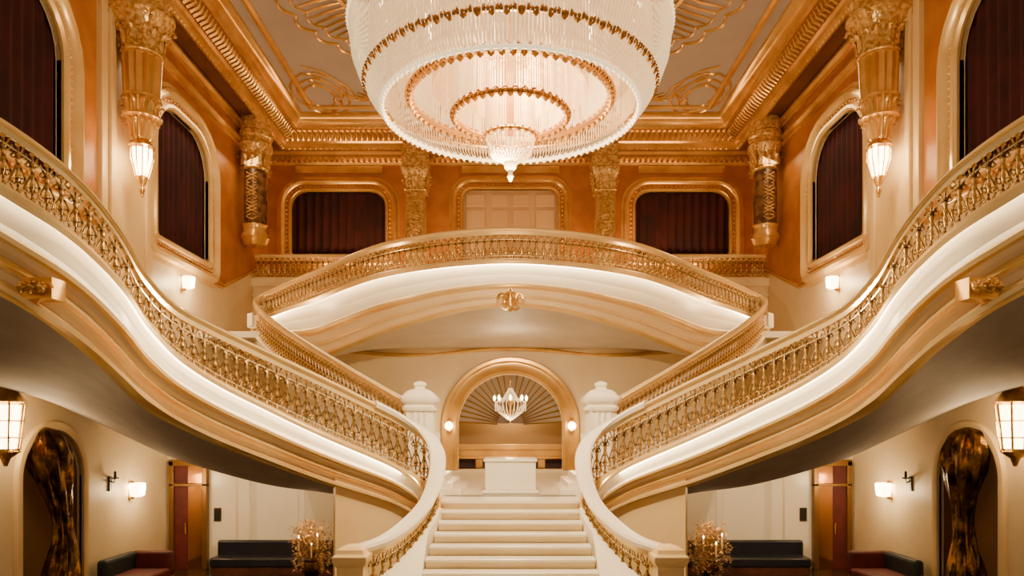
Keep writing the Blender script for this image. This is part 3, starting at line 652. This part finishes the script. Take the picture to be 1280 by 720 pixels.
# ---------------------------------------------------------------- sconces
def sconce(pos,nrm,power=14,sz=1.0,globe=False):
    pos=Vector(pos); nrm=Vector(nrm)
    e=thing('wall_sconce',pos,('small glowing glass globe' if globe else 'small frosted glass')+' wall sconce on brass plate','wall lamp','wall sconces')
    g=G(); g.lathe([(.05,-.22),(.08,-.16),(.05,-.12),(.05,.12),(.08,.16),(.03,.24)],pos+nrm*.06,10); make('backplate',g,'gold',e)
    g=G()
    if globe: g.lathe([(.005,-.14)]+[(.14*math.sin(pi*k/10),-.14*math.cos(pi*k/10)) for k in range(1,10)]+[(.005,.14)],pos+nrm*.2,16)
    else: g.lathe([(.07*sz,-.16),(.11*sz,-.12),(.13*sz,.14),(.12*sz,.18)],pos+nrm*.2,14)
    make('lamp_shade',g,'glow',e)
    lamp(e,pos+nrm*.5,power,r=.1); return e
for s in (-1,1):
    sconce((s*W,20.8,Z(4.3)),(-s,0,0),120,1.4)
    sconce((s*W,17.95,Z(-1.45)),(-s,0,0),60,1.5)
    sconce((s*2.02,23.85,Z(.2)),(0,-1,0),30,1.3,True)
    lx,ly=s*(W-.42),12.95
    e=thing('wall_lantern',(s*W,ly,Z(0)),'large gilded lantern with glowing glass panes on bracket','lantern','lobby lanterns')
    g=G(); g.lathe([(.03,1.0),(.08,.86),(.24,.68),(.36,.54),(.28,.48)],(lx,ly,ZC),8); g.lathe([(.21,-.3),(.24,-.36),(.08,-.48),(.03,-.62)],(lx,ly,ZC),8)
    for k in range(8):
        a=2*pi*k/8; g.tube([(lx+.31*math.cos(a),ly+.31*math.sin(a),Z(.5)),(lx+.22*math.cos(a),ly+.22*math.sin(a),Z(-.32))],.02,5)
    for zz,rr_ in ((.2,.28),(-.1,.26)): g.tube([(lx+rr_*math.cos(2*pi*k/8),ly+rr_*math.sin(2*pi*k/8),Z(zz)) for k in range(8)],.014,4,closed=True)
    g.tube([(s*W,ly,Z(.2)),(s*(W-.2),ly,Z(.85)),(lx,ly,Z(1.05)),(lx,ly,Z(.95))],.03,6); make('cage',g,'gold',e)
    g=G(); g.lathe([(.26,.48),(.19,-.3)],(lx,ly,ZC),8); make('lamp_shade',g,'glow',e); lamp(e,(lx-s*.4,ly+.3,Z(0)),50,r=.15)
    g=G(); rows=[]
    for k in range(60):
        t=k/59; z=t*3.75+.15
        r=.32+.10*math.cos(t*2*pi*1.12)+.03*math.sin(t*9); r*= (1 if t<.85 else math.sqrt(max(0,1-((t-.85)/.15)**2))*.9+.1)
        row=[]
        for q in range(80):
            a=2*pi*q/80; f=abs(math.sin(3.5*a+t*5)); rr_=r*(.80+.34*f+.07*math.cos(13*a-t*14))
            row.append(Vector((s*(W-.15)+.08*math.sin(t*5)+rr_*math.cos(a)*.8,14.75+.2*math.sin(t*4)+rr_*math.sin(a),z)))
        rows.append(row)
    st=thing('sculpture',(s*(W-.15),14.75,0),'tall twisted dark bronze drapery sculpture in an arched niche','sculpture','bronze sculptures')
    g.loft(rows,closed=True,cap=True); make('drapery',g,'bronze',st)
    g=G(); g.lathe([(.5,0),(.5,.1),(.42,.15)],(s*(W-.15),14.75,0),24); make('base',g,'dark',st)
    q=Vector((s*W,17.05,Z(-1.15)))
    e=thing('candle_bracket',q,'small black iron bracket with short candle on wall','wall bracket','iron brackets')
    g=G(); g.box(min(q.x,q.x-s*.04),max(q.x,q.x-s*.04),17.0,17.1,q.z-.25,q.z+.1); g.tube([q,q+Vector((-s*.12,0,-.05)),q+Vector((-s*.14,0,.05))],.018,6); g.lathe([(.02,0.03),(.09,.05),(.09,.07),(.02,.08)],q+Vector((-s*.14,0,0)),10); make('bracket',g,'black',e)
    g=G(); g.lathe([(.03,.08),(.03,.2),(.005,.23)],q+Vector((-s*.14,0,0)),8); make('candle',g,'black',e)
    bx_=s*8.75
    e=thing('banquette_sofa',(bx_,16.8,0),'low dark sofa with wine seat against the wall','sofa','lobby sofas')
    g=G(); g.box(bx_-.5,bx_+.5,16.3,17.5,.12,.5); make('seat',g,'wine',e,bevel=.06)
    g=G(); g.box(min(s*9.33,s*9.1),max(s*9.33,s*9.1),16.2,17.6,.3,.9); make('backrest',g,'teal',e,bevel=.08)
    g=G(); g.box(bx_-.5,bx_+.5,17.5,17.72,.3,.9); make('backrest',g,'wine',e,bevel=.08)
    g=G(); g.box(bx_-.45,bx_+.45,16.4,17.6,0,.12)
    make('base',g,'dark',e)
    e=thing('bench',(s*6.1,19.5,0),'long navy leather bench along the ivory wall','bench','navy benches')
    x0,x1=sorted((s*3.7,s*8.0))
    g=G(); g.box(x0,x1,19.1,19.66,.2,.45); make('seat',g,'navy',e,bevel=.05)
    g=G(); g.box(x0,x1,19.64,19.83,.3,.84); make('backrest',g,'navy',e,bevel=.05)
    g=G(); g.box(x0+.05,x1-.05,19.15,19.8,0,.2); make('base',g,'dark',e)
    fx,fy=s*4.75,17.2
    e=thing('flower_arrangement',(fx,fy,0),'golden dried branch arrangement with lit candles in dark urn','flowers','floral displays')
    g=G(); g.lathe([(.2,0),(.22,.04),(.08,.12),(.07,.25),(.2,.4),(.26,.6),(.22,.72),(.27,.76)],(fx,fy,0),20); make('urn',g,'bronze',e)
    g=G(); gl=G()
    for k in range(130):
        a=random.random()*2*pi; rr=random.random()*.5; h=1.0+random.random()*.8-rr*.3
        tip=Vector((fx+rr*math.cos(a),fy+rr*math.sin(a),h)); g.tube([(fx,fy,.7),(fx+rr*.4*math.cos(a),fy+rr*.4*math.sin(a),.7+(h-.7)*.6),tip],.006,4)
        for j in range(16):
            b=random.random()*2*pi; e1=random.random()*1.6-.4; d=Vector((math.cos(b),math.sin(b),e1)).normalized(); sd=d.cross(Vector((0,0,1))).normalized(); p=tip-Vector((0,0,.5*random.random()))
            gl.add([p,p+d*.04+sd*.025,p+d*.1,p+d*.04-sd*.025],[[0,1,2,3]])
    make('stems',g,'leaf',e); o=make('foliage',gl,'leaf',e); o['kind']='stuff'
    for dx,dz in ((-.22,1.3),(.22,1.35),(.08,1.15)):
        g=G(); g2=G()
        g.lathe([(.02,-.3),(.02,0)],(fx+dx,fy-.3,dz),8); g2.lathe([(.008,0),(.018,.03),(.012,.06),(.003,.08)],(fx+dx,fy-.3,dz),8)
        make('candle',g,'cream',e); make('flame',g2,'glow',e)
    lamp(e,(fx,fy-.6,1.7),20,(1,.62,.28))
e=thing('small_chandelier',(0,24.9,Z(2.75)),'small crystal chandelier hanging in the arched foyer','chandelier')
U=.12
g=G(); g.lathe([(.015,.5),(.02,2.75)],(0,24.9,ZC),6); g.lathe([(.02,.25+U),(.12,.45+U),(.04,.7+U),(.12,.95+U),(.05,1.35+U)],(0,24.9,ZC),12)
for k in range(8):
    a=2*pi*k/8; g.tube([(0,24.9,Z(.65+U)),(.3*math.cos(a),24.9+.3*math.sin(a),Z(.55+U)),(.55*math.cos(a),24.9+.55*math.sin(a),Z(.85+U)),(.55*math.cos(a),24.9+.55*math.sin(a),Z(.95+U))],.02,5)
make('arms',g,'gold',e)
g=G(); g.lathe([(.02,0),(.04,.05),(.05,.12),(.01,.2)],(0,0,0),8)
for k in range(8):
    a=2*pi*k/8; 
    if k==0: c0=make('lamp_shade',g,'glow',e,loc=(0,0,0)); o=c0
    else: o=c0.copy(); C.objects.link(o)
    o.location=Vector((.55*math.cos(a),24.9+.55*math.sin(a),Z(.95+U)))-OFF[e.name]
g=G()
for k in range(24):
    a=2*pi*k/24; c,s_=math.cos(a),math.sin(a)
    strand(g,[(.55*c,24.9+.55*s_,Z(.9+U)),(.4*c,24.9+.4*s_,Z(.55+U)),(.06*c,24.9+.06*s_,Z(.3+U))],.016,.1)
    strand(g,[(.55*c,24.9+.55*s_,Z(.9+U)),(.25*c,24.9+.25*s_,Z(1.05+U)),(.05*c,24.9+.05*s_,Z(1.4+U))],.015,.1)
    strand(g,[(.54*c,24.9+.54*s_,Z(.9+U)),(.52*c,24.9+.52*s_,Z(.6+U))],.014,.1)
make('crystal_strands',g,'glass',e)['kind']='stuff'
lamp(e,(0,24.7,Z(.1)),80)
lamp(None,(0,28.6,Z(1.0)),90,(1,.64,.32)).name='foyer_light'
lamp(None,(0,25.0,Z(-1.1)),10).name='foyer_light'
# ---------------------------------------------------------------- general lights
def area(loc,rot,size,power,col,name):
    l=bpy.data.lights.new(name,'AREA'); l.shape='RECTANGLE'; l.size=size[0]; l.size_y=size[1]; l.energy=power; l.color=col
    o=bpy.data.objects.new(name,l); C.objects.link(o); o.location=loc; o.rotation_euler=rot; return o
for s in (-1,1):
    area((s*6.6,18.8,Z(.45)),(0,0,0),(3,1.5),40,(1,.72,.42),'lobby_downlight')  # added fill for the lower lobby, no fixture modelled
    area((s*4.5,27.2,Z(6.0)),(pi,0,0),(6,.5),200,(1,.62,.27),'gallery_uplight')  # unseen fill added to lift the gallery back wall
    area((s*8.9,21,Z(9.4)),(0,s*.35,0),(.5,8),120,(1,.72,.40),'cornice_light')  # unseen fill added along the upper side walls
w=bpy.data.worlds.new('world'); bpy.context.scene.world=w; w.use_nodes=True
w.node_tree.nodes['Background'].inputs[0].default_value=(1,.76,.50,1); w.node_tree.nodes['Background'].inputs[1].default_value=.45
# ---------------------------------------------------------------- camera
cam=bpy.data.cameras.new('camera'); co=bpy.data.objects.new('camera',cam); C.objects.link(co)
co.location=(0,0,ZC); co.rotation_euler=(pi/2,0,0); cam.sensor_width=36; cam.lens=36*F/1280
cam.shift_y=(HY-360)/1280; cam.shift_x=(640-CX)/1280; cam.clip_end=200
bpy.context.scene.camera=co
